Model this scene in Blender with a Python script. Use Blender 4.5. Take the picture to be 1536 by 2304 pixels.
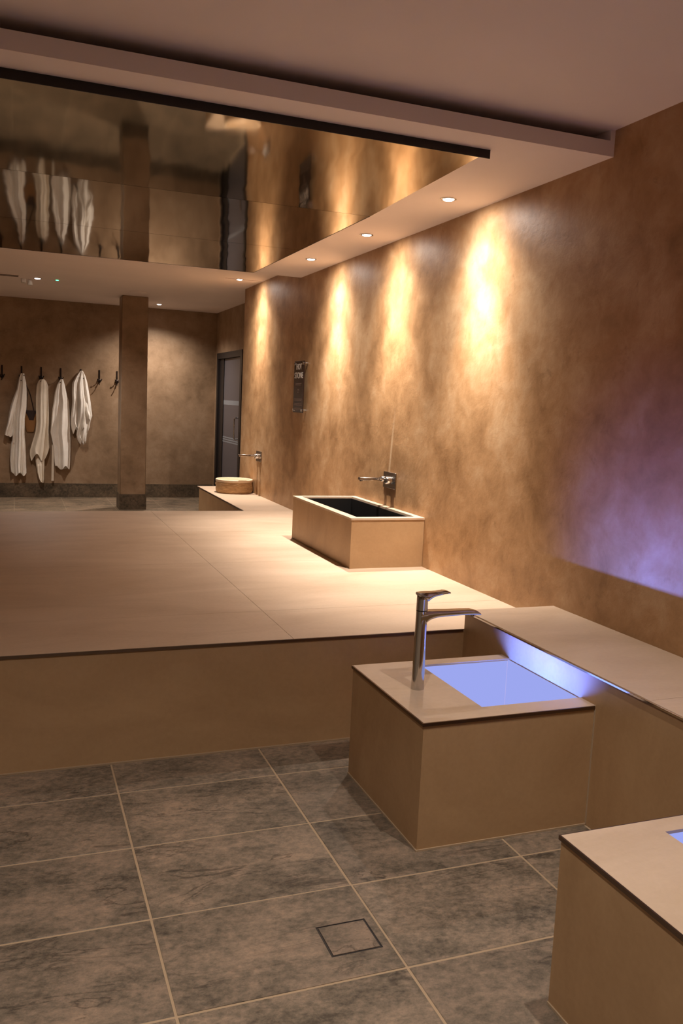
import bpy, bmesh, math, random
from mathutils import Vector, Matrix
random.seed(7)
sc = bpy.context.scene
for o in list(bpy.data.objects): bpy.data.objects.remove(o)
COL = sc.collection

# ---------------------------------------------------------------- dimensions (metres)
XW, YW, XD, YCOR = 2.369, 12.259, 2.705, 9.345        # right wall, back wall, door wall, wall corner
ZC, ZR, ZFT, YR, YR2 = 2.640, 2.532, 2.595, 3.131, 7.371   # ceiling, lowered raft
ZP, YP, YB = .464, 3.303, 7.343                       # heated platform
XFB, YFB = 1.905, 9.44                                # rear bench
XN, ZN = 1.893, .550                                  # near bench
XL, YN0 = -3.4, -2.6                                  # left wall, wall behind the camera
XPL = -2.6                                            # left end of platform / raft

# ---------------------------------------------------------------- camera
cd = bpy.data.cameras.new('camera'); cam = bpy.data.objects.new('camera', cd); COL.objects.link(cam)
F, YAW, PIT, ROL = 1921.4, .3689, -.1265, .0449
cd.sensor_fit = 'VERTICAL'; cd.sensor_height = 36.0; cd.sensor_width = 24.0
cd.lens = 36.0 * F / 2304.0; cd.clip_start = .02; cd.clip_end = 60
fw = Vector((math.sin(YAW)*math.cos(PIT), math.cos(YAW)*math.cos(PIT), math.sin(PIT)))
ri = Vector((math.cos(YAW), -math.sin(YAW), 0)); up = ri.cross(fw)
r2 = ri*math.cos(ROL) + up*math.sin(ROL); u2 = -ri*math.sin(ROL) + up*math.cos(ROL)
cam.matrix_world = Matrix(((r2.x, u2.x, -fw.x, 0), (r2.y, u2.y, -fw.y, 0), (r2.z, u2.z, -fw.z, 1.45), (0, 0, 0, 1)))
sc.camera = cam

# ---------------------------------------------------------------- world and exposure
w = bpy.data.worlds.new('world'); sc.world = w; w.use_nodes = True
w.node_tree.nodes['Background'].inputs[0].default_value = (.012, .010, .009, 1)
vs = sc.view_settings
vs.view_transform = 'Standard'; vs.look = 'None'; vs.exposure = 0.0; vs.gamma = 1.0; vs.use_curve_mapping = False

WARM = (1.0, .895, .81)
P_WALL = 255.0      # watts of each wall-washing downlight
P_MAIN = 88.0      # watts of each downlight in the front half of the room
P_REAR = 170.0
P_LED = 6.2

def lamp(name, kind, loc, power, color, aim=None, **kw):
    L = bpy.data.lights.new(name, kind); L.energy = power; L.color = color
    for k, v in kw.items(): setattr(L, k, v)
    o = bpy.data.objects.new(name, L); COL.objects.link(o); o.location = loc
    if aim is not None:
        o.rotation_euler = (Vector(aim) - Vector(loc)).to_track_quat('-Z', 'Y').to_euler()
    return o

# ---------------------------------------------------------------- materials
def s2l(c): return tuple(((v/255)/12.92 if v/255 <= .04045 else ((v/255+.055)/1.055)**2.4) for v in c)
def nodes(name):
    m = bpy.data.materials.new(name); m.use_nodes = True
    nt = m.node_tree; return m, nt, nt.nodes['Principled BSDF']
def mat(name, rgb, rough=.5, metal=0, **kw):
    m, nt, b = nodes(name)
    b.inputs['Base Color'].default_value = (*s2l(rgb), 1); b.inputs['Roughness'].default_value = rough
    b.inputs['Metallic'].default_value = metal
    for k, v in kw.items(): b.inputs[k.replace('_', ' ')].default_value = v
    return m
def N(nt, t, **kw):
    n = nt.nodes.new(t)
    for k, v in kw.items():
        if k in n.inputs: n.inputs[k].default_value = v
        else: setattr(n, k, v)
    return n
def noise(nt, vec, scale, detail=4, rough=.55, dist=0):
    n = N(nt, 'ShaderNodeTexNoise'); n.inputs['Scale'].default_value = scale; n.inputs['Detail'].default_value = detail
    n.inputs['Roughness'].default_value = rough; n.inputs['Distortion'].default_value = dist
    nt.links.new(vec, n.inputs['Vector']); return n
def ramp(nt, fac, stops):
    r = N(nt, 'ShaderNodeValToRGB'); e = r.color_ramp.elements
    while len(e) < len(stops): e.new(.5)
    for el, (p, c) in zip(e, stops): el.position = p; el.color = (*s2l(c), 1) if len(c) == 3 else c
    nt.links.new(fac, r.inputs[0]); return r
def mapping(nt, scale=(1, 1, 1), rot=(0, 0, 0)):
    g = N(nt, 'ShaderNodeNewGeometry'); mp = N(nt, 'ShaderNodeMapping')
    mp.inputs['Scale'].default_value = scale; mp.inputs['Rotation'].default_value = rot
    nt.links.new(g.outputs['Position'], mp.inputs['Vector']); return mp.outputs[0]
def mixc(nt, a, b, fac, mode='MIX'):
    n = N(nt, 'ShaderNodeMix', data_type='RGBA', blend_type=mode)
    for s, i in ((fac, 0), (a, 6), (b, 7)):
        if hasattr(s, 'links'): nt.links.new(s, n.inputs[i])
        else: n.inputs[i].default_value = s if i == 0 else (*s, 1)
    return n.outputs[2]
def math_(nt, op, a, b=None, c=None):
    n = N(nt, 'ShaderNodeMath', operation=op)
    for i, s in enumerate((a, b, c)):
        if s is None: continue
        if hasattr(s, 'links'): nt.links.new(s, n.inputs[i])
        else: n.inputs[i].default_value = s
    return n.outputs[0]
def bump(nt, b, h, strength, dist):
    n = N(nt, 'ShaderNodeBump'); n.inputs['Strength'].default_value = strength; n.inputs['Distance'].default_value = dist
    nt.links.new(h, n.inputs['Height']); nt.links.new(n.outputs[0], b.inputs['Normal'])

def plaster(name, dark, mid, light, streak=False):
    m, nt, b = nodes(name)
    v = mapping(nt, (1, 1, 1))
    n1 = noise(nt, v, 1.5, 6, .6, .2); n2 = noise(nt, v, 5.5, 8, .66, .3); n3 = noise(nt, v, 30, 4, .6)
    f = math_(nt, 'ADD', math_(nt, 'MULTIPLY', n1.outputs[0], .55), math_(nt, 'MULTIPLY', n2.outputs[0], .45))
    c = ramp(nt, f, [(.34, dark), (.5, mid), (.64, light)]).outputs[0]
    spots = ramp(nt, noise(nt, v, 9, 6, .7, .4).outputs[0], [(.60, (0, 0, 0)), (.70, (255, 255, 255))]).outputs[0]
    c = mixc(nt, c, s2l(dark), math_(nt, 'MULTIPLY', spots, .45))
    if streak:   # pale lime run above the trough tap
        g = N(nt, 'ShaderNodeNewGeometry'); sp = N(nt, 'ShaderNodeSeparateXYZ'); nt.links.new(g.outputs['Position'], sp.inputs[0])
        yc = math_(nt, 'MULTIPLY_ADD', sp.outputs[2], -.105, 5.375)
        d = math_(nt, 'ABSOLUTE', math_(nt, 'SUBTRACT', sp.outputs[1], yc))
        near = N(nt, 'ShaderNodeMapRange'); nt.links.new(d, near.inputs[0])
        for i, val in ((1, .004), (2, .02), (3, 1), (4, 0)): near.inputs[i].default_value = val
        hi = N(nt, 'ShaderNodeMapRange'); nt.links.new(sp.outputs[2], hi.inputs[0])
        for i, val in ((1, 1.45), (2, 1.2), (3, 0), (4, 1)): hi.inputs[i].default_value = val
        lo = math_(nt, 'GREATER_THAN', sp.outputs[2], 1.0)
        k = math_(nt, 'MULTIPLY', math_(nt, 'MULTIPLY', near.outputs[0], hi.outputs[0]), math_(nt, 'MULTIPLY', lo, .4))
        c = mixc(nt, c, s2l((226, 200, 165)), k)
    nt.links.new(c, b.inputs['Base Color'])
    b.inputs['Roughness'].default_value = .46; b.inputs['Specular IOR Level'].default_value = .35
    bump(nt, b, math_(nt, 'ADD', n2.outputs[0], math_(nt, 'MULTIPLY', n3.outputs[0], .25)), .25, .012)
    return m

def stone(name, base=(134, 120, 102), tiles=False):
    m, nt, b = nodes(name)
    oi = N(nt, 'ShaderNodeObjectInfo')
    g = N(nt, 'ShaderNodeNewGeometry')
    off = N(nt, 'ShaderNodeVectorMath', operation='MULTIPLY_ADD')
    comb = N(nt, 'ShaderNodeCombineXYZ')
    for i in range(3): nt.links.new(math_(nt, 'MULTIPLY', oi.outputs['Random'], 7.0 + 5*i), comb.inputs[i])
    nt.links.new(g.outputs['Position'], off.inputs[0]); off.inputs[1].default_value = (1, 1, 1)
    nt.links.new(comb.outputs[0], off.inputs[2])
    mp = N(nt, 'ShaderNodeMapping'); mp.inputs['Rotation'].default_value = (0, 0, .3); mp.inputs['Scale'].default_value = (1, 1.35, 1)
    nt.links.new(off.outputs[0], mp.inputs[0]); v = mp.outputs[0]
    n1 = noise(nt, v, 3.4, 10, .7, .15); n2 = noise(nt, v, 34, 8, .78, .1)
    mp2 = N(nt, 'ShaderNodeMapping'); mp2.inputs['Rotation'].default_value = (0, 0, .32); mp2.inputs['Scale'].default_value = (.8, 3.2, 1)
    nt.links.new(off.outputs[0], mp2.inputs[0]); n3 = noise(nt, mp2.outputs[0], 2.2, 7, .6, .9)
    f = math_(nt, 'ADD', math_(nt, 'MULTIPLY', n1.outputs[0], .5), math_(nt, 'MULTIPLY', n2.outputs[0], .5))
    sh = lambda k: tuple(min(255, v*k) for v in base)
    c = ramp(nt, f, [(.38, sh(.62)), (.475, sh(.92)), (.54, (base[0]*1.10, base[1]*1.08, base[2]*1.08)), (.64, (base[0]*1.32, base[1]*1.26, base[2]*1.24))]).outputs[0]
    vein = ramp(nt, math_(nt, 'ABSOLUTE', math_(nt, 'SUBTRACT', n3.outputs[0], .52)), [(0, (255, 255, 255)), (.018, (0, 0, 0))]).outputs[0]
    gate = ramp(nt, noise(nt, v, 1.3, 2).outputs[0], [(.46, (0, 0, 0)), (.56, (255, 255, 255))]).outputs[0]
    c = mixc(nt, c, (.5, .5, .53), math_(nt, 'MULTIPLY', oi.outputs['Random'], .5), 'MULTIPLY')
    c = mixc(nt, c, s2l((52, 44, 38)), math_(nt, 'MULTIPLY', math_(nt, 'MULTIPLY', vein, gate), .65))
    if tiles:
        br = N(nt, 'ShaderNodeTexBrick'); br.offset = 0; br.inputs['Scale'].default_value = 1
        br.inputs['Mortar Size'].default_value = .003; br.inputs['Brick Width'].default_value = .6; br.inputs['Row Height'].default_value = .4
        nt.links.new(g.outputs['Position'], br.inputs['Vector'])
        c = mixc(nt, c, s2l((150, 132, 108)), br.outputs['Fac'])
    nt.links.new(c, b.inputs['Base Color'])
    b.inputs['Roughness'].default_value = .5; b.inputs['Specular IOR Level'].default_value = .3
    bump(nt, b, math_(nt, 'ADD', n1.outputs[0], math_(nt, 'MULTIPLY', n2.outputs[0], .5)), .35, .01)
    return m

def slabmat(name, a, b_, rough=.42):
    m, nt, b = nodes(name)
    v = mapping(nt, (.9, 2.6, 1.6), (0, 0, .1))
    n1 = noise(nt, v, 1.6, 7, .6, .7); n2 = noise(nt, mapping(nt), 60, 3, .6)
    f = math_(nt, 'ADD', math_(nt, 'MULTIPLY', n1.outputs[0], .8), math_(nt, 'MULTIPLY', n2.outputs[0], .2))
    nt.links.new(ramp(nt, f, [(.35, a), (.62, b_)]).outputs[0], b.inputs['Base Color'])
    b.inputs['Roughness'].default_value = rough; b.inputs['Specular IOR Level'].default_value = .4
    bump(nt, b, n2.outputs[0], .05, .003)
    return m

def paint(name, rgb):
    m, nt, b = nodes(name)
    n = noise(nt, mapping(nt), 1.2, 3)
    nt.links.new(ramp(nt, n.outputs[0], [(.3, tuple(x*.97 for x in rgb)), (.7, rgb)]).outputs[0], b.inputs['Base Color'])
    b.inputs['Roughness'].default_value = .8
    bump(nt, b, noise(nt, mapping(nt), 120, 2).outputs[0], .04, .002)
    return m

def mirrormat(name):
    m, nt, b = nodes(name)
    b.inputs['Metallic'].default_value = 1; b.inputs['Base Color'].default_value = (.34, .265, .17, 1)
    b.inputs['Roughness'].default_value = .055
    bump(nt, b, noise(nt, mapping(nt, (2.2, .7, 1)), 1.6, 2, .4, .2).outputs[0], .12, .02)
    return m

def emit(name, rgb, strength):
    m = bpy.data.materials.new(name); m.use_nodes = True; nt = m.node_tree; nt.nodes.clear()
    e = N(nt, 'ShaderNodeEmission'); e.inputs[0].default_value = (*rgb, 1); e.inputs[1].default_value = strength
    o = N(nt, 'ShaderNodeOutputMaterial'); nt.links.new(e.outputs[0], o.inputs[0]); return m

def cloth(name, a, b_):
    m, nt, b = nodes(name)
    n = noise(nt, mapping(nt), 7, 4)
    nt.links.new(ramp(nt, n.outputs[0], [(.3, a), (.7, b_)]).outputs[0], b.inputs['Base Color'])
    b.inputs['Roughness'].default_value = .95
    bump(nt, b, noise(nt, mapping(nt), 160, 3).outputs[0], .3, .004)
    return m

def stackstone(name):
    m, nt, b = nodes(name)
    n1 = noise(nt, mapping(nt, (1, 1, 5)), 12, 7, .7, .8)
    nt.links.new(ramp(nt, n1.outputs[0], [(.3, (150, 112, 74)), (.55, (200, 160, 112)), (.75, (222, 190, 146))]).outputs[0], b.inputs['Base Color'])
    b.inputs['Roughness'].default_value = .8
    bump(nt, b, n1.outputs[0], .9, .012)
    return m

M = {}
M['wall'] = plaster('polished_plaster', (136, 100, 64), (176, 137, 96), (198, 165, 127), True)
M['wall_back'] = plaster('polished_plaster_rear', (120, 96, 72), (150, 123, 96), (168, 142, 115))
M['tile'] = stone('slate_tile'); M['tile_far'] = stone('slate_tile_rear', (122, 106, 86), True)
M['skirt'] = stone('slate_skirting', (104, 90, 72))
M['grout'] = mat('grout', (176, 152, 122), .9)
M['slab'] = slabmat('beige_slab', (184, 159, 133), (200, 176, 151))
M['side'] = slabmat('beige_slab_side_shaded', (166, 132, 94), (182, 148, 108), .5)  # upright faces, colour darkened to take down the light on them
M['white'] = paint('ceiling_paint', (244, 231, 225))
M['dark'] = mat('dark_edge', (26, 19, 17), .45)
M['mirror'] = mirrormat('bronze_mirror')
M['chrome'] = mat('chrome', (200, 198, 195), .10, 1)
M['steel'] = mat('dark_chrome', (178, 168, 158), .24, 1)
M['trim'] = mat('edge_profile', (120, 104, 92), .3, 1)
M['black'] = mat('black_liner', (26, 24, 23), .35)
M['iron'] = mat('dark_bronze_hook', (44, 32, 25), .45, .6)
M['frame'] = mat('door_frame_paint', (36, 31, 30), .45)
M['glass'] = mat('smoked_frosted_glass', (92, 88, 92), .32)
M['band'] = mat('etched_band', (132, 134, 138), .5)
M['sign'] = mat('brown_acrylic', (50, 32, 26), .25)
M['print'] = mat('sign_print', (238, 228, 216), .6)
M['print2'] = mat('sign_print_faint', (128, 106, 94), .6)
M['robe'] = cloth('white_terry', (232, 222, 210), (244, 238, 228)); M['robe2'] = cloth('cream_terry', (218, 204, 184), (232, 220, 202))
M['straw'] = mat('straw', (150, 108, 64), .85); M['leather'] = mat('dark_leather', (46, 30, 26), .6)
M['bowl'] = stackstone('rough_hewn_stone'); M['bowl_in'] = mat('honed_stone', (226, 200, 168), .5)
M['lens'] = emit('lamp_lens', (1.0, .95, .9), 22)
M['led'] = emit('led_green', (.1, .9, .35), 4)
M['glow'] = emit('lit_basin_wall', (.335, .385, .86), 1.0)  # blue light on the basin walls, set as a fixed emission colour
M['glow2'] = emit('lit_corner_line', (.45, .43, .84), 1.0)  # slightly brighter emission, a painted line of light for the inner corner
M['strip'] = emit('led_strip', (.2, .3, 1.0), 6)
M['plastic'] = mat('white_plastic', (214, 206, 196), .5)
M['grille'] = mat('grille', (96, 76, 60), .6)

# ---------------------------------------------------------------- mesh helpers
WL = {}
def link(name, me, m, parent=None, loc=None):
    o = bpy.data.objects.new(name, me); COL.objects.link(o)
    if m is not None and not me.materials: me.materials.append(m)
    if loc is None:
        vs_ = [v.co for v in me.vertices]
        c = Vector([(min(v[i] for v in vs_) + max(v[i] for v in vs_))/2 for i in range(3)])
        c.z = min(v.z for v in vs_)
        me.transform(Matrix.Translation(-c))
    else: c = Vector(loc)
    WL[o] = c
    if parent is not None: o.parent = parent; o.location = c - WL[parent]
    else: o.location = c
    return o
def bm_obj(name, bm, m, parent=None, smooth=False, bevel=0, seg=1):
    if bevel: bmesh.ops.bevel(bm, geom=list(bm.edges), offset=bevel, segments=seg, affect='EDGES', profile=.5)
    bmesh.ops.recalc_face_normals(bm, faces=bm.faces)
    me = bpy.data.meshes.new(name); bm.to_mesh(me); bm.free()
    if smooth:
        for p in me.polygons: p.use_smooth = True
        try: me.set_sharp_from_angle(angle=math.radians(40))
        except Exception: pass
    return link(name, me, m, parent)
def addbox(bm, x0, x1, y0, y1, z0, z1):
    r = bmesh.ops.create_cube(bm, size=1)['verts']
    for v in r: v.co = Vector((x0 + (v.co.x+.5)*(x1-x0), y0 + (v.co.y+.5)*(y1-y0), z0 + (v.co.z+.5)*(z1-z0)))
    return r
def box(name, x0, x1, y0, y1, z0, z1, m, parent=None, bevel=0):
    bm = bmesh.new(); addbox(bm, x0, x1, y0, y1, z0, z1); return bm_obj(name, bm, m, parent, bevel=bevel, smooth=bevel > 0)
def boxes(name, lst, m, parent=None):
    bm = bmesh.new()
    for b in lst: addbox(bm, *b)
    return bm_obj(name, bm, m, parent)
def frame_z(name, xo, yo, xi, yi, z0, z1, m, parent=None):   # rectangular ring with a hole
    (x0, x1), (y0, y1), (a0, a1), (b0, b1) = xo, yo, xi, yi
    return boxes(name, [q for q in ((x0, x1, y0, b0, z0, z1), (x0, x1, b1, y1, z0, z1), (x0, a0, b0, b1, z0, z1), (a1, x1, b0, b1, z0, z1)) if q[1]-q[0] > 1e-5 and q[3]-q[2] > 1e-5], m, parent)
def lathe(name, prof, c, m, parent=None, n=40, axis='Z', smooth=True):
    bm = bmesh.new(); rings = []
    for r, h in prof:
        ring = []
        for i in range(n):
            a = 2*math.pi*i/n; p = (r*math.cos(a), r*math.sin(a), h)
            if axis == 'X': p = (h, p[0], p[1])
            if axis == 'Y': p = (p[0], h, p[1])
            ring.append(bm.verts.new(Vector(p) + Vector(c)))
        rings.append(ring)
    for a, b in zip(rings, rings[1:]):
        for i in range(n): bm.faces.new((a[i], a[(i+1) % n], b[(i+1) % n], b[i]))
    bm.faces.new(rings[0]); bm.faces.new(rings[-1])
    return bm_obj(name, bm, m, parent, smooth=smooth)
def loft(name, rings, m, parent=None, smooth=True, cap=True, sub=0):
    bm = bmesh.new(); R = [[bm.verts.new(p) for p in r] for r in rings]; n = len(R[0])
    for a, b in zip(R, R[1:]):
        for i in range(n): bm.faces.new((a[i], a[(i+1) % n], b[(i+1) % n], b[i]))
    if cap: bm.faces.new(R[0]); bm.faces.new(R[-1])
    return bm_obj(name, bm, m, parent, smooth=smooth)
def tube(name, pts, r, m, parent=None, n=10):
    pts = [Vector(p) for p in pts]; rings = []
    rr = r if isinstance(r, (list, tuple)) else [r]*len(pts)
    for i, p in enumerate(pts):
        t = (pts[min(i+1, len(pts)-1)] - pts[max(i-1, 0)]).normalized()
        a = t.cross(Vector((.31, .27, .91))).normalized(); b = t.cross(a)
        rings.append([p + (a*math.cos(2*math.pi*k/n) + b*math.sin(2*math.pi*k/n))*rr[i] for k in range(n)])
    return loft(name, rings, m, parent)
def thing(name, loc, label, cat, group=None):
    o = bpy.data.objects.new(name, None); COL.objects.link(o); o.location = loc; o.empty_display_size = .1; WL[o] = Vector(loc)
    o['label'] = label; o['category'] = cat
    if group: o['group'] = group
    return o
def struct(o, label=None, cat=None):
    o['kind'] = 'structure'
    if label: o['label'] = label
    if cat: o['category'] = cat
    return o

# ---------------------------------------------------------------- the room
floor = struct(box('floor', XL, XD+.3, YN0, YW+.3, -.12, -.0016, M['grout']), 'floor of large brown slate tiles with pale grout', 'floor')
# tiles in front of the platform, 60 x 40 cm
gx = [.3526 + .6003*i for i in range(-7, 5)]; gy = [3.0414 - .400*j for j in range(-1, 15)]
G = .0034; meshes = {}
DR = (.778, .926, 1.936, 2.072)      # drain opening
def tile_bm(wd, dp, hole=None):
    bm = bmesh.new()
    if hole: 
        a0, a1, b0, b1 = hole
        for q in ((0, wd, 0, b0), (0, wd, b1, dp), (0, a0, b0, b1), (a1, wd, b0, b1)): addbox(bm, q[0], q[1], q[2], q[3], -.011, 0)
    else:
        vv = addbox(bm, 0, wd, 0, dp, -.011, 0)
        ed = [e for e in bm.edges if all(v.co.z > -.001 for v in e.verts)]
        bmesh.ops.bevel(bm, geom=ed, offset=.0018, segments=1, affect='EDGES')
    return bm
for i in range(len(gx)-1):
    for j in range(len(gy)-1):
        x0, x1, y1, y0 = max(gx[i], XL)+G, min(gx[i+1], XN)-G, min(gy[j], YP)-G, max(gy[j+1], YN0)+G
        if x1-x0 < .03 or y1-y0 < .03: continue
        hole = None
        if x0 < DR[0] < x1 and y0 < DR[2] < y1: hole = (DR[0]-x0, DR[1]-x0, DR[2]-y0, DR[3]-y0)
        key = (round(x1-x0, 3), round(y1-y0, 3), bool(hole))
        if key not in meshes:
            bm = tile_bm(x1-x0, y1-y0, hole); me = bpy.data.meshes.new('tile'); bm.to_mesh(me); bm.free(); me.materials.append(M['tile']); meshes[key] = me
        o = bpy.data.objects.new('tile', meshes[key]); COL.objects.link(o); o.parent = floor
        o.location = Vector((x0, y0, 0)) - WL[floor]; WL[o] = Vector((x0, y0, 0))
box('rear_tiles', XL, XD, YB, YW, -.008, 0, M['tile_far'], floor)

struct(box('wall_right', XW, XW+.6, YN0, YCOR, -.05, ZC, M['wall']), 'tan polished plaster wall washed by downlights on the right', 'wall')
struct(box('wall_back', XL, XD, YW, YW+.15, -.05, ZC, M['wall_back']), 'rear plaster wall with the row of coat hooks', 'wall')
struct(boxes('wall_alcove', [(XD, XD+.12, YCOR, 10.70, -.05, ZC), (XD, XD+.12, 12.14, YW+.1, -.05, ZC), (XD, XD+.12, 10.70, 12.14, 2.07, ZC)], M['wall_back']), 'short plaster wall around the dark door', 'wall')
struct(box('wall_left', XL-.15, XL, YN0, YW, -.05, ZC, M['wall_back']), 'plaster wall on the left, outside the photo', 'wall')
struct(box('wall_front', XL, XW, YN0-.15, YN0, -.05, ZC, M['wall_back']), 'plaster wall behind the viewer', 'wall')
struct(box('ceiling', XL, XD+.12, YN0, YW, ZC, ZC+.12, M['white']), 'plain off-white painted ceiling', 'ceiling')
struct(box('baseboard_back', XL, XD, YW-.012, YW, 0, .19, M['skirt']), 'dark slate skirting along the rear wall', 'baseboard')
struct(boxes('baseboard_alcove', [(XD-.012, XD, 12.14, YW-.012, 0, .19), (XD-.012, XD, YFB+.02, 10.70, 0, .19)], M['skirt']), 'dark slate skirting beside the door', 'baseboard')

# lowered raft above the platform
raft = thing('ceiling_raft', (0, 5.25, ZR), 'lowered off-white ceiling raft with shadow gap over the platform', 'ceiling raft')
MX, MY0, MY1, MZ = 1.873, 3.301, 7.123, 2.497
box('soffit', XPL, XW, YR, YR2, ZR, ZFT, M['white'], raft)
box('core', XPL+.3, XW, YR+.30, YR2, ZFT, ZC, M['white'], raft)
box('end_block', XW-.022, XW, YR, YR+.30, ZFT, ZC, M['white'], raft)

mp_ = thing('mirror_canopy', (0, 5.2, MZ), 'dark bronze mirror panels hung under the ceiling raft', 'mirror')
boxes('edge_frame', [(-1.9, MX, MY0, MY0+.004, MZ, ZR), (-1.9, MX, MY1-.004, MY1, MZ, ZR), (-1.9, -1.896, 4.61, MY1-.004, MZ, ZR), (MX-.004, MX, 4.61, MY1-.004, MZ, ZR)], M['dark'], mp_)
ys = [MY0+.004, 4.61, 5.87, MY1-.004]
for k in range(3):
    o = box('mirror_panel', -1.896 if k else -1.9, MX-.004 if k else MX, ys[k]+.002, ys[k+1]-.002, MZ+.001, MZ+.012, M['mirror'], mp_)
    if k == 0: o.rotation_euler = (-.024, 0, 0); o.location.z += .0155

# ---------------------------------------------------------------- heated platform with slabs
plat = thing('hot_stone_platform', (0, 5.3, 0), 'wide beige stone platform filling the middle of the room', 'platform')
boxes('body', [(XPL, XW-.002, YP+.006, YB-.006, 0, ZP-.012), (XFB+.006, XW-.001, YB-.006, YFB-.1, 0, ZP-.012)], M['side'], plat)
sx = [XPL, -1.31, -.11, 1.09, XW]; sy = [YP+.004, 3.79, 4.985, 6.18, YB]
for i in range(4):
    for j in range(4): box('slab', sx[i]+.0009, sx[i+1]-.0009, sy[j]+.0009, sy[j+1]-.0009, ZP-.012, ZP, M['slab'], plat)
for y0, y1 in ((YB, 8.40), (8.40, YFB)): box('slab', XFB+.004, XW-.001, y0+.0009, y1-.0009, ZP-.012, ZP, M['slab'], plat)
box('edge_trim', XPL, XN, YP, YP+.006, ZP-.012, ZP-.001, M['trim'], plat)
box('edge_trim', XFB, XFB+.006, YB, YFB, ZP-.012, ZP-.001, M['trim'], plat)

box('sealant', XPL, XN, YP+.0015, YP+.006, 0, .005, M['grout'], plat)

# ---------------------------------------------------------------- near bench along the right wall
bench = thing('wall_bench', (2.13, 1.0, 0), 'long beige stone bench running along the right wall', 'bench')
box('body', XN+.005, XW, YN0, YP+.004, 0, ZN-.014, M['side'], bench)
by = [YP+.004, 2.1, .9, -.3, -1.5, YN0]
for a, b in zip(by, by[1:]): box('seat_slab', XN+.005, XW-.001, b+.0008, a-.0008, ZN-.014, ZN, M['slab'], bench)
box('edge_trim', XN-.001, XN+.005, YN0, YP+.004, ZN-.012, ZN-.0008, M['chrome'], bench, bevel=.0025)

# ---------------------------------------------------------------- foot baths with blue light
def foot_bath(y1, label, flabel):
    Z = .441; X0 = 1.225; y0 = y1-.628; a0, b0, b1 = 1.492, y0+.088, y1-.062
    t = thing('foot_bath', ((X0+XN)/2, (y0+y1)/2, 0), label, 'foot bath', 'foot baths with blue light')
    X1 = XN+.005
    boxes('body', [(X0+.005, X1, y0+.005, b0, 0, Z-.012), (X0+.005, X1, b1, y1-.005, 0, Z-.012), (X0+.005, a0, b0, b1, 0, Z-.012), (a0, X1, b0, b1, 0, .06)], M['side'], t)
    boxes('rim_slab', [(X0+.004, X1, y0+.004, b0, Z-.012, Z), (X0+.004, X1, b1, y1-.004, Z-.012, Z), (X0+.004, a0, b0, b1, Z-.012, Z)], M['slab'], t)
    bm = bmesh.new()
    for q in ((X0, X1-.004, y0, y0+.004), (X0, X1-.004, y1-.004, y1), (X0, X0+.004, y0+.004, y1-.004)): addbox(bm, q[0], q[1], q[2], q[3], Z-.012, Z-.0008)
    bm_obj('edge_trim', bm, M['trim'], t)
    boxes('sealant', [(X0+.001, X1-.003, y0+.001, y0+.005, 0, .006), (X0+.001, X0+.005, y0+.005, y1-.005, 0, .006), (XN+.001, X1, y0+.001, y0+.005, .006, Z-.013)], M['grout'], t)
    # thin added liner that glows, its emission standing in for blue-lit basin walls
    e = .006
    ln = boxes('liner', [(a0+.0005, X1-.0015, b0+.0005, b0+e, .07, Z-.008), (a0+.0005, X1-.0015, b1-e, b1-.0005, .07, Z-.008), (a0+.0005, a0+e, b0+e, b1-e, .07, Z-.008),
                    (X1-e-.005, X1-.0052, b0+e, b1-e, .07, Z-.004), (a0+e, X1-e-.006, b0+e, b1-e, .065, .071)], M['glow'], t)
    box('corner_glow_bead', X1-.0135, X1-.0117, b1-e-.002, b1-e-.0002, .08, Z-.009, M['glow2'], ln)  # glowing bead added to make the inner corner show
    box('led_strip', a0+e+.001, a0+e+.007, b0+.02, b1-.02, .345, .357, M['strip'], ln)
    yc = (b0+b1)/2; src = (a0+.016, yc, .362)
    for nm, pw, colr, spr, dz in (('foot_bath_led', P_LED, (.065, .17, 1.0), 74, .40), ('foot_bath_led_red', P_LED*.05, (1.0, .14, .50), 76, .95)):
        L = lamp(nm, 'AREA', src, pw, colr, aim=(src[0]+1, yc, src[2]+dz), shape='RECTANGLE', size=.012, size_y=b1-b0-.05)
        L.data.spread = math.radians(spr)
        d = Vector((1, 0, dz)).normalized(); yv = Vector((0, 1, 0)); xv = yv.cross(-d)
        L.matrix_world = Matrix(((xv.x, yv.x, -d.x, src[0]), (xv.y, yv.y, -d.y, src[1]), (xv.z, yv.z, -d.z, src[2]), (0, 0, 0, 1)))
        L.parent = t; L.matrix_parent_inverse = Matrix.Translation(-WL[t])
    return t

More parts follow.
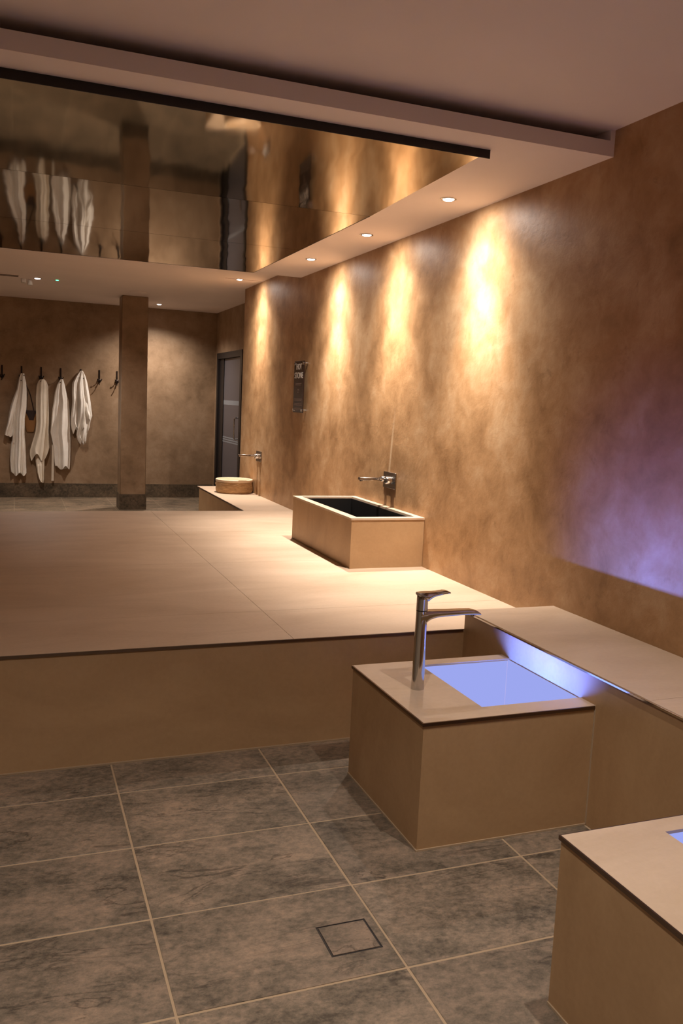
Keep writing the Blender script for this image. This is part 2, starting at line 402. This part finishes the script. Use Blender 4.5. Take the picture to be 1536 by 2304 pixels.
def faucet(x, y, z, label):
    t = thing('tall_mixer_tap', (x, y, z), label, 'tap', 'tall mixer taps')
    n = 28
    prof = [(.0245, 0), (.0240, .006), (.0232, .05), (.0218, .16), (.0208, .262), (.0207, .288)]
    rings = [[Vector((x + r*math.cos(2*math.pi*i/n), y + .9*r*math.sin(2*math.pi*i/n), z+h)) for i in range(n)] for r, h in prof]
    loft('body', rings, M['chrome'], t)
    # spout: flat, curving out of the body towards the basin, thin wide tip
    path = [(-.010, .262, .019, .026), (.014, .268, .0185, .022), (.030, .273, .018, .016), (.055, .276, .0175, .0125), (.10, .2765, .0175, .0105), (.16, .277, .0178, .0095), (.20, .276, .0175, .009), (.222, .272, .0165, .007), (.236, .266, .014, .003)]
    rings = []
    for px, pz, hw, hh in path:
        rings.append([Vector((x+px, y + hw*sy_, z+pz + hh*sz)) for sy_, sz in ((-1, -.2), (-.8, -1), (0, -1.05), (.8, -1), (1, -.2), (1, .5), (.85, .95), (0, 1.05), (-.85, .95), (-1, .5))])
    loft('spout', rings, M['chrome'], t)
    lathe('aerator', [(.009, -.008), (.010, 0)], (x+.208, y, z+.266), M['steel'], t, 16)
    lathe('neck_gap', [(.0195, .288), (.0195, .2915)], (x, y, z), M['dark'], t, n)
    rings = [[Vector((x + r*math.cos(2*math.pi*i/n), y + .95*r*math.sin(2*math.pi*i/n), z+h)) for i in range(n)] for r, h in ((.0208, .2915), (.0206, .33), (.0206, .344), (.019, .349), (.010, .351))]
    cap_ = loft('cartridge_cap', rings, M['chrome'], t)
    path = [(-.0205, .350, .015, .005), (.0, .346, .0205, .010), (.018, .340, .0195, .016), (.028, .344, .018, .012), (.042, .3475, .0165, .0085), (.06, .350, .016, .0072), (.08, .3535, .016, .0066), (.093, .3535, .0145, .0055), (.104, .351, .011, .0034), (.110, .349, .006, .0012)]
    rings = []
    for px, pz, hw, hh in path:
        rings.append([Vector((x+px, y + hw*sy_, z+pz + hh*sz)) for sy_, sz in ((-1, -.3), (-.75, -1), (.75, -1), (1, -.3), (1, .4), (.75, 1), (-.75, 1), (-1, .4))])
    loft('lever', rings, M['chrome'], cap_)
    return t
foot_bath(2.985, 'square foot bath glowing blue, whole in view beside the platform', '')
foot_bath(1.618, 'foot bath at the lower right edge, cut off by the frame', '')
faucet(1.357, 2.672, .441, 'tall chrome mixer tap standing on the whole foot bath')
faucet(1.357, 1.305, .441, 'chrome mixer tap on the cut-off foot bath at the right edge')

# ---------------------------------------------------------------- trough on the platform
BX, BY0, BY1, BZ = 1.880, 4.694, 5.855, .772
tr = thing('stone_trough', ((BX+XW)/2, (BY0+BY1)/2, ZP), 'rectangular beige stone trough with dark inside against the wall', 'trough')
ax, bx_, ay, byy = BX+.055, XW-.045, BY0+.052, BY1-.045
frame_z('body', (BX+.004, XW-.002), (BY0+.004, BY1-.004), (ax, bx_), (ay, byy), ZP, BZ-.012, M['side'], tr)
for q in ((BX, XW-.002, BY0, ay), (BX, XW-.002, byy, BY1), (BX, ax, ay, byy), (bx_, XW-.002, ay, 5.28), (bx_, XW-.002, 5.283, byy)):
    box('rim', *q, BZ-.012, BZ, M['slab'], tr)
e = .008
tl = boxes('liner', [(ax, bx_, ay, ay+e, ZP+.06, BZ-.013), (ax, bx_, byy-e, byy, ZP+.06, BZ-.013), (ax, ax+e, ay+e, byy-e, ZP+.06, BZ-.013), (bx_-e, bx_, ay+e, byy-e, ZP+.06, BZ-.013), (ax, bx_, ay, byy, ZP+.05, ZP+.06)], M['black'], tr)
lathe('drain_ring', [(.03, 0), (.03, .004), (.02, .005)], (2.12, 5.3, ZP+.06), M['steel'], tl, 20)

def wall_tap(y, z, label):
    t = thing('wall_tap', (XW, y, z), label, 'tap', 'wall-mounted taps')
    box('plate', XW-.008, XW-.0005, y-.098, y+.098, z-.054, z+.054, M['steel'], t, bevel=.0015)
    lathe('spout_collar', [(.019, 0), (.019, -.03), (.016, -.034)], (XW-.008, y+.058, z+.004), M['chrome'], t, 24, 'X')
    bm = bmesh.new(); addbox(bm, XW-.205, XW-.04, y+.058-.017, y+.058+.017, z-.006, z+.013)
    bm_obj('spout', bm, M['steel'], t, bevel=.003, smooth=True)
    lathe('spout_outlet', [(.010, -.008), (.010, 0)], (XW-.188, y+.058, z-.006), M['steel'], t, 16)
    hd = lathe('handle', [(.026, 0), (.026, -.045), (.023, -.05), (.01, -.051)], (XW-.008, y-.045, z+.004), M['chrome'], t, 28, 'X')
    tube('lever', [(XW-.05, y-.045, z+.006), (XW-.085, y-.048, z+.010), (XW-.10, y-.05, z+.012)], [.005, .0045, .004], M['chrome'], hd, 10)
    return t
wall_tap(5.245, .95, 'square-plated chrome wall tap with long spout above the trough')
wall_tap(8.555, .868, 'small chrome wall tap above the round stone bowl')

# ---------------------------------------------------------------- round stone bowl on the rear bench
bw = thing('stone_bowl', (2.172, 8.80, ZP), 'round rough-hewn stone basin bowl on the rear bench', 'bowl')
n, rings = 72, []
rr = random.Random(3)
lev = [(0.190, 0), (.200, .012), (.204, .03), (.206, .05), (.205, .07), (.207, .09), (.204, .108), (.201, .120)]
ph = [rr.uniform(0, 6.28) for _ in range(9)]
for k, (r, h) in enumerate(lev):
    rings.append([Vector((2.172 + (r-.012 + .003*math.sin(5*a+ph[k]) + .002*math.sin(13*a+ph[-1-k]) + rr.uniform(-.0025, .0025))*math.cos(a), 8.80 + (r-.012 + .003*math.sin(7*a+ph[k]))*math.sin(a), ZP+h)) for a in [2*math.pi*i/n for i in range(n)]])
loft('outer_shell', rings, M['bowl'], bw, cap=False)
lathe('rim', [(.10, .03), (.185, .118), (.194, .118), (.195, .124), (.195, .140), (.191, .144), (.172, .144), (.169, .140), (.162, .105), (.150, .072), (.12, .056), (.06, .05)], (2.172, 8.80, ZP), M['bowl_in'], bw, 64)

# ---------------------------------------------------------------- sign
sg = thing('hot_stone_sign', (2.33, 7.2, 1.36), 'brown acrylic wall sign reading HOT STONE on steel standoffs', 'sign')
SX, SY0, SY1, SZ0, SZ1 = 2.328, 7.065, 7.34, 1.352, 1.80
pnl = box('panel', SX, SX+.008, SY0, SY1, SZ0, SZ1, M['sign'], sg, bevel=.001)
for yy in (SY0+.022, SY1-.022):
    for zz in (SZ0+.022, SZ1-.022):
        so = lathe('standoff', [(.009, 0), (.009, XW-SX-.002)], (SX+.001, yy, zz), M['chrome'], sg, 16, 'X')
        lathe('standoff_cap', [(.013, 0), (.013, -.006), (.011, -.008)], (SX, yy, zz), M['chrome'], so, 16, 'X')
def text(name, s, size, yc, zb, m, width=None):
    cu = bpy.data.curves.new('t', 'FONT'); cu.body = s; cu.size = size; cu.align_x = 'CENTER'; cu.extrude = .0006
    to = bpy.data.objects.new('t', cu); COL.objects.link(to)
    bpy.context.view_layer.update()
    me = bpy.data.meshes.new_from_object(to.evaluated_get(bpy.context.evaluated_depsgraph_get()))
    bpy.data.objects.remove(to)
    me.name = name
    xs = [v.co.x for v in me.vertices]; k = (width/(max(xs)-min(xs))) if width else 1
    # text x -> world -Y (read from the room), text y -> Z
    me.transform(Matrix(((0, 0, -1, SX-.0008), (-k, 0, 0, yc), (0, 1, 0, zb), (0, 0, 0, 1))))
    me.materials.clear()
    return link(name, me, m, pnl)
cy_ = (SY0+SY1)/2
text('lettering', 'HOT', .074, cy_, SZ1-.075, M['print'], .15)
text('lettering', 'STONE', .074, cy_, SZ1-.15, M['print'], .235)
bm = bmesh.new()
for zz, wd, h in ((1.605, .17, .007), (1.592, .17, .007), (1.55, .05, .012), (1.53, .035, .012), (1.47, .23, .006), (1.458, .21, .006), (1.43, .20, .005), (1.418, .22, .005), (1.39, .19, .005), (1.38, .21, .005)):
    yy = cy_ + wd/2; 
    while yy > cy_ - wd/2 + .012:
        l = rr.uniform(.012, .04); addbox(bm, SX-.0008, SX-.0001, max(yy-l, cy_-wd/2), yy, zz-h/2, zz+h/2); yy -= l+.006
o = bm_obj('small_print', bm, M['print2'], pnl); o['label'] = 'rows of faint small print'; o['kind'] = 'stuff'

# ---------------------------------------------------------------- column
cl = thing('column', (1.398, 11.09, 0), 'square plastered column standing before the rear wall', 'column')
box('shaft', 1.241, 1.555, 10.935, 11.245, .19, ZC, M['wall_back'], cl, bevel=.006)
box('plinth', 1.232, 1.564, 10.926, 11.254, 0, .195, M['skirt'], cl)

# ---------------------------------------------------------------- door
dr = struct(thing('door_1', (XD, 11.42, 0), 'dark framed smoked glass door in the alcove wall', 'door'))
del dr['category']
X0, X1 = XD-.01, XD+.10
boxes('frame', [(X0, X1, 12.06, 12.14, 0, 2.07), (X0, X1, 10.70, 10.79, 0, 2.07), (X0, X1, 10.79, 12.06, 1.99, 2.07)], M['frame'], dr)
box('side_panel', XD+.02, XD+.06, 11.82, 12.06, 0, 1.99, M['frame'], dr)
lf = box('glass_leaf', XD+.03, XD+.045, 10.80, 11.815, .01, 1.985, M['glass'], dr)
box('etched_band', XD+.0285, XD+.0295, 10.80, 11.815, 1.36, 1.42, M['band'], lf)
for zz in (.845, .875, .905): box('etched_band', XD+.0285, XD+.0295, 10.80, 11.815, zz, zz+.018, M['band'], lf)
tube('handle', [(XD+.029, 10.92, 1.20), (XD-.02, 10.92, 1.20), (XD-.032, 10.92, 1.185), (XD-.032, 10.92, .935), (XD-.02, 10.92, .92), (XD+.029, 10.92, .92)], .009, M['chrome'], lf, 10)
box('backing', XD+.09, XD+.11, 10.70, 12.14, 0, 2.07, M['frame'], dr)

# ---------------------------------------------------------------- coat hooks
hook_x = [(-.144, 'leftmost dark coat hook, empty, at the left edge'), (.098, 'coat hook holding the leftmost white robe'), (.343, 'coat hook holding the cream robe, second from left'), (.592, 'coat hook holding the third robe from left'), (.851, 'coat hook under the short white towel'), (1.095, 'empty dark coat hook right of the hanging towel'), (1.330, 'empty coat hook closest to the square column')]
first = None
for x, lab in hook_x:
    if first is None:
        t = thing('coat_hook', (0, YW, 1.56), lab, 'hook', 'coat hooks on the rear wall')
        box('back_plate', -.011, .011, YW-.007, YW-.0005, 1.575, 1.752, M['iron'], t, bevel=.002)
        lathe('boss', [(.026, 0), (.026, -.006), (.02, -.012), (.008, -.014)], (0, YW-.006, 1.61), M['iron'], t, 20, 'Y')
        for s in (-1, 1): tube('prong', [(s*.006, YW-.012, 1.612), (s*.016, YW-.035, 1.606), (s*.026, YW-.055, 1.615), (s*.030, YW-.064, 1.634)], [.006, .0055, .005, .0065], M['iron'], t)
        tube('lower_prong', [(0, YW-.012, 1.60), (0, YW-.03, 1.575), (-.003, YW-.055, 1.556), (-.008, YW-.075, 1.562)], [.006, .0055, .005, .0065], M['iron'], t)
        first = t; t.location.x = x
    else:
        t = first.copy(); COL.objects.link(t); t.location.x = x; t['label'] = lab
        for ch in first.children:
            c = ch.copy(); COL.objects.link(c); c.parent = t

# ---------------------------------------------------------------- robes and towel (silhouettes in centimetres from hook)
def hang(name, rows, m, parent, depth, folds, seed, y=YW-.03, hem=.03, n=56):
    q = random.Random(seed); p1, p2, p3 = [q.uniform(0, 6.28) for _ in range(3)]
    lv = []; K = 46
    zs = [r[0] for r in rows]
    for k in range(K+1):
        z = zs[0] + (zs[-1]-zs[0])*k/K
        for a, b in zip(rows, rows[1:]):
            if b[0] <= z <= a[0] + 1e-9:
                f = (a[0]-z)/(a[0]-b[0]) if a[0] > b[0] else 0
                lv.append((z, a[1]+(b[1]-a[1])*f, a[2]+(b[2]-a[2])*f)); break
    rings = []
    for z, xl, xr in lv:
        c, hw = (xl+xr)/2, (xr-xl)/2; u_ = (zs[0]-z)/(zs[0]-zs[-1]); ring = []
        dep = depth*(.35 + .65*min(1, u_*2.2))
        for i in range(n):
            a = 2*math.pi*i/n; ca, sa = math.cos(a), math.sin(a)
            s = ca
            fr = max(0, sa)**.5 if sa > 0 else 0
            fold = .42*math.sin(folds*s*1.9 + p1 + 1.2*math.sin(2.2*u_+p2)) + .22*math.sin(folds*s*4.1 + p3 + 2*u_)
            amp = (.25 + .75*u_**.6)
            yy = y - dep*(sa*.62 + .40) - (dep*fold*amp*fr if sa > 0 else 0) 
            dz = hem*(u_**6)*math.sin(folds*s*1.9 + p1)
            ring.append(Vector((c + hw*ca, min(yy, y), z + dz)))
        rings.append(ring)
    return loft(name, rings, m, parent)
PXM = .2895/51.0      # metres per crop pixel on the rear wall
def rows_of(lst, dz=0):   # (crop y, crop x left, crop x right) measured on the rear wall -> metres
    out = []
    for yy, a, b in lst:
        py = 800 + yy/5.12
        f = lambda cx: -.166 + (cx/5.12)*.00553 + ((cx/5.12)**2)*6.0e-7
        z = 1.748 - (py-822)*.00595 + (a+b)/2/5.12*.00006
        out.append((z + dz, f(a), f(b)))
    return out
ROBES = 'robes and towels on the coat hooks'
t = thing('bath_robe', (.06, YW-.05, .30), 'long white bath robe hanging leftmost with a loose sleeve', 'robe', ROBES)
hang('robe_body', rows_of([(195, 232, 274), (240, 214, 280), (300, 200, 295), (400, 182, 300), (480, 165, 300), (600, 150, 296), (700, 145, 278), (800, 140, 276), (890, 135, 275), (950, 133, 280), (1000, 120, 285), (1100, 110, 290), (1200, 105, 293), (1300, 112, 295), (1345, 118, 295), (1368, 122, 294)]), M['robe'], t, .10, 3.2, 1)
hang('sleeve', rows_of([(380, 185, 225), (480, 145, 215), (560, 118, 200), (640, 100, 185), (760, 80, 165), (840, 60, 150), (900, 47, 140), (912, 75, 132)]), M['robe'], t, .07, 1.6, 5, y=YW-.06, hem=.008)
tube('belt_loop', [(.00, YW-.10, .86), (-.01, YW-.11, .80), (.0, YW-.10, .74)], .006, M['robe'], t, 8)
t = thing('bath_robe', (.36, YW-.05, .23), 'cream bath robe with a trailing pointed tail, second from left', 'robe', ROBES)
hang('robe_body', rows_of([(252, 462, 500), (275, 432, 527), (330, 415, 545), (450, 405, 548), (600, 405, 552), (750, 410, 555), (850, 400, 550), (950, 368, 555), (1050, 335, 562), (1100, 336, 550), (1150, 352, 535)]), M['robe2'], t, .10, 2.2, 12, hem=.055)
hang('tail', rows_of([(1080, 395, 520), (1180, 398, 505), (1250, 408, 503), (1330, 420, 500), (1400, 440, 499), (1442, 462, 492)]), M['robe2'], t, .06, 1.6, 17, y=YW-.045, hem=.008)
t = thing('bath_robe', (.62, YW-.05, .36), 'long white bath robe with a belt end dangling, third from left', 'robe', ROBES)
hang('robe_body', rows_of([(242, 688, 716), (300, 650, 735), (400, 622, 757), (500, 610, 785), (600, 592, 793), (750, 582, 797), (860, 572, 800), (950, 588, 805), (1050, 608, 805), (1150, 615, 803), (1240, 622, 798), (1290, 632, 790)]), M['robe'], t, .10, 2.6, 23, hem=.03)
bm = bmesh.new()
zt, zb_ = rows_of([(1000, 590, 615), (1422, 584, 612)])
for k in range(9):
    f = k/8; z0 = zt[0] + (zb_[0]-zt[0])*f; xa = zt[1]+(zb_[1]-zt[1])*f; xb = zt[2]+(zb_[2]-zt[2])*f
    yy = YW-.075 + .006*math.sin(5*f)
    ring = [bm.verts.new(v) for v in ((xa, yy, z0), (xb, yy-.004, z0), (xb, yy+.006, z0), (xa, yy+.008, z0))]
    if k:
        for i in range(4): bm.faces.new((prev[i], prev[(i+1) % 4], ring[(i+1) % 4], ring[i]))
    else: bm.faces.new(ring)
    prev = ring
bm.faces.new(prev); bm_obj('belt', bm, M['robe2'], t)
t = thing('bath_towel', (.86, YW-.05, .80), 'shorter white towel bunched over its hook, right of the robes', 'towel', ROBES)
hang('towel_body', rows_of([(138, 914, 946), (165, 895, 960), (200, 868, 977), (280, 824, 1000), (400, 820, 1020), (500, 825, 1036), (600, 815, 1046), (670, 806, 1052), (740, 806, 1035), (785, 815, 1030), (850, 842, 1024)]), M['robe'], t, .11, 4.0, 31, y=YW-.02, hem=.06)
hang('front_corner', rows_of([(560, 935, 985), (700, 900, 1000), (800, 880, 1000), (880, 872, 994), (930, 885, 990), (972, 918, 980)]), M['robe'], t, .07, 3.0, 37, y=YW-.075, hem=.03)
hang('side_fold', rows_of([(430, 950, 1005), (520, 950, 1036), (600, 955, 1047), (655, 985, 1054), (700, 1000, 1038)]), M['robe'], t, .05, 1.4, 41, y=YW-.08, hem=.012)

# straw bag behind the robes
bgx, bgz = .205, .885
t = thing('straw_bag', (bgx, YW-.015, bgz), 'small straw bag with dark flap between the first two robes', 'bag')
rings = []
for k in range(9):
    f = k/8; hw = .02 + .06*math.sin(min(1, .25+f*.9)*math.pi*.55); z = bgz + .27*f
    rings.append([Vector((bgx + hw*math.cos(2*math.pi*i/20), YW-.015 + .012*math.sin(2*math.pi*i/20), z)) for i in range(20)])
loft('pouch', rings, M['straw'], t)
rings = []
for k in range(6):
    f = k/5; z = bgz + .285 - .13*f; hw = .084 - .04*f
    rings.append([Vector((bgx+.012*f + hw*math.cos(2*math.pi*i/20), YW-.015 + .0145*math.sin(2*math.pi*i/20), z)) for i in range(20)])
loft('flap', rings, M['leather'], t)
tube('strap', [(bgx-.05, YW-.012, bgz+.27), (bgx-.04, YW-.012, bgz+.5), (.125, YW-.010, 1.58), (bgx+.0, YW-.012, bgz+.5), (bgx+.05, YW-.012, bgz+.27)], .006, M['leather'], t, 8)

# ---------------------------------------------------------------- floor drain
dn = thing('floor_drain', (.852, 2.004, -.006), 'square tile-insert floor drain with dark slot', 'drain')
box('tray', DR[0]+.0005, DR[1]-.0005, DR[2]+.0005, DR[3]-.0005, -.0016, -.0012, M['dark'], dn)
frame_z('rim', (DR[0]+.0005, DR[1]-.0005), (DR[2]+.0005, DR[3]-.0005), (DR[0]+.002, DR[1]-.002), (DR[2]+.002, DR[3]-.002), -.0012, -.0002, M['dark'], dn)
box('tile_insert', DR[0]+.007, DR[1]-.007, DR[2]+.007, DR[3]-.007, -.0012, .0004, M['tile'], dn)

# ---------------------------------------------------------------- downlights
def downlight(x, y, z, power, label, size=140, wash=False, group='recessed ceiling downlights'):
    t = thing('downlight', (x, y, z), label, 'downlight', group)
    tr_ = lathe('trim_ring', [(.030, .0), (.030, -.001), (.036, -.005), (.042, -.003), (.042, .0)], (x, y, z), M['chrome'], t, 28)
    lathe('lens', [(.0295, -.0012), (.0295, -.004), (.022, -.008), (.008, -.010)], (x, y, z), M['lens'], tr_, 24)
    # a wall washer throws a narrow beam plus a weak wide spill
    for pw, sz, tx in (((power, 66, .03), (power*.27, 116, .12), (power*.09, 165, .3)) if wash else ((power, size, 0),)):
        L = lamp('downlight_lamp', 'SPOT', (x, y, z-.018), pw, WARM, aim=(x+tx, y, z-1.018), spot_size=math.radians(sz), spot_blend=1.0, shadow_soft_size=.018)
        L.parent = t; L.matrix_parent_inverse = Matrix.Translation(-WL[t])
    return t
LX = 2.122
downlight(LX, 4.145, ZR, P_WALL, 'downlight in the raft nearest the viewer, above the trough end', wash=True)
downlight(LX, 5.262, ZR, P_WALL, 'middle one of the three downlights in the raft', wash=True)
downlight(LX, 6.375, ZR, P_WALL, 'farthest of the three downlights in the raft', wash=True)
downlight(LX, 8.62, ZC, P_WALL, 'downlight in the rear ceiling near the wall corner', wash=True)
downlight(1.795, 11.65, ZC, P_REAR, 'downlight in the rear ceiling right of the column')
downlight(.243, 10.02, ZC, P_REAR, 'downlight in the rear ceiling beside the emergency light')
for i, (x, y) in enumerate(((1.5, 1.55), (.3, 1.2), (-1.6, 1.1), (1.45, -1.3), (.1, -1.3), (-1.6, -1.3))):  # out of view; all but the first added to light the room
    downlight(x, y, ZC, P_MAIN*(.95, 1.35, .8, .45, .65, .45)[i], ['downlight over the foot baths, above the viewer', 'unseen downlight added in the front ceiling above the viewer', 'unseen downlight added in the front ceiling, far left', 'unseen downlight added behind the viewer by the bench', 'unseen downlight added behind the viewer, middle', 'unseen downlight added behind the viewer, left'][i], size=(100, 132, 132, 120, 120, 120)[i])
for i, (x, y, z) in enumerate(((-2.35, 4.2, ZR), (-2.35, 6.4, ZR), (-1.6, 10.0, ZC))):  # unseen lamps on the left, added as weak fill
    downlight(x, y, z, P_REAR*(.12, .12, .5)[i], ['unseen downlight added at the left end of the raft, front', 'unseen downlight added at the left end of the raft, back', 'unseen downlight added in the rear ceiling, far left'][i])

# ceiling small fittings
em = thing('emergency_light', (.13, 10.2, ZC), 'small white twin emergency light on the rear ceiling', 'light fitting')
box('housing', .08, .13, 10.15, 10.25, ZC-.04, ZC, M['plastic'], em, bevel=.004)
lathe('head', [(.022, 0), (.030, -.05), (.024, -.055)], (.17, 10.2, ZC-.005), M['plastic'], em, 20)
gl = thing('indicator_light', (.443, 9.98, ZC), 'tiny green indicator light on the rear ceiling', 'light')
lathe('bezel', [(.024, 0), (.024, -.004), (.018, -.006)], (.443, 9.98, ZC), M['plastic'], gl, 18)
lathe('led', [(.017, -.006), (.015, -.010), (.006, -.012)], (.443, 9.98, ZC), M['led'], gl, 16)
vt = thing('ceiling_vent', (-.3, 9.93, ZC), 'long slot vent in the rear ceiling at the left edge', 'vent')
box('frame', -.7, .06, 9.86, 10.02, ZC-.006, ZC, M['white'], vt)
for k in range(2): box('slot', -.69, .05, 9.875+.075*k, 9.92+.075*k, ZC-.008, ZC-.0055, M['grille'], vt)
rv = thing('round_ceiling_vent', (1.37, 10.47, ZC), 'flat round vent in the ceiling before the column', 'vent')
lathe('disc', [(.10, 0), (.10, -.006), (.085, -.012), (.03, -.014)], (1.37, 10.47, ZC), M['white'], rv, 28)
struct(box('trim_1', 1.98, XW, 8.605, 8.617, ZC-.006, ZC, M['white']), 'thin plaster bead across the rear ceiling', 'trim')
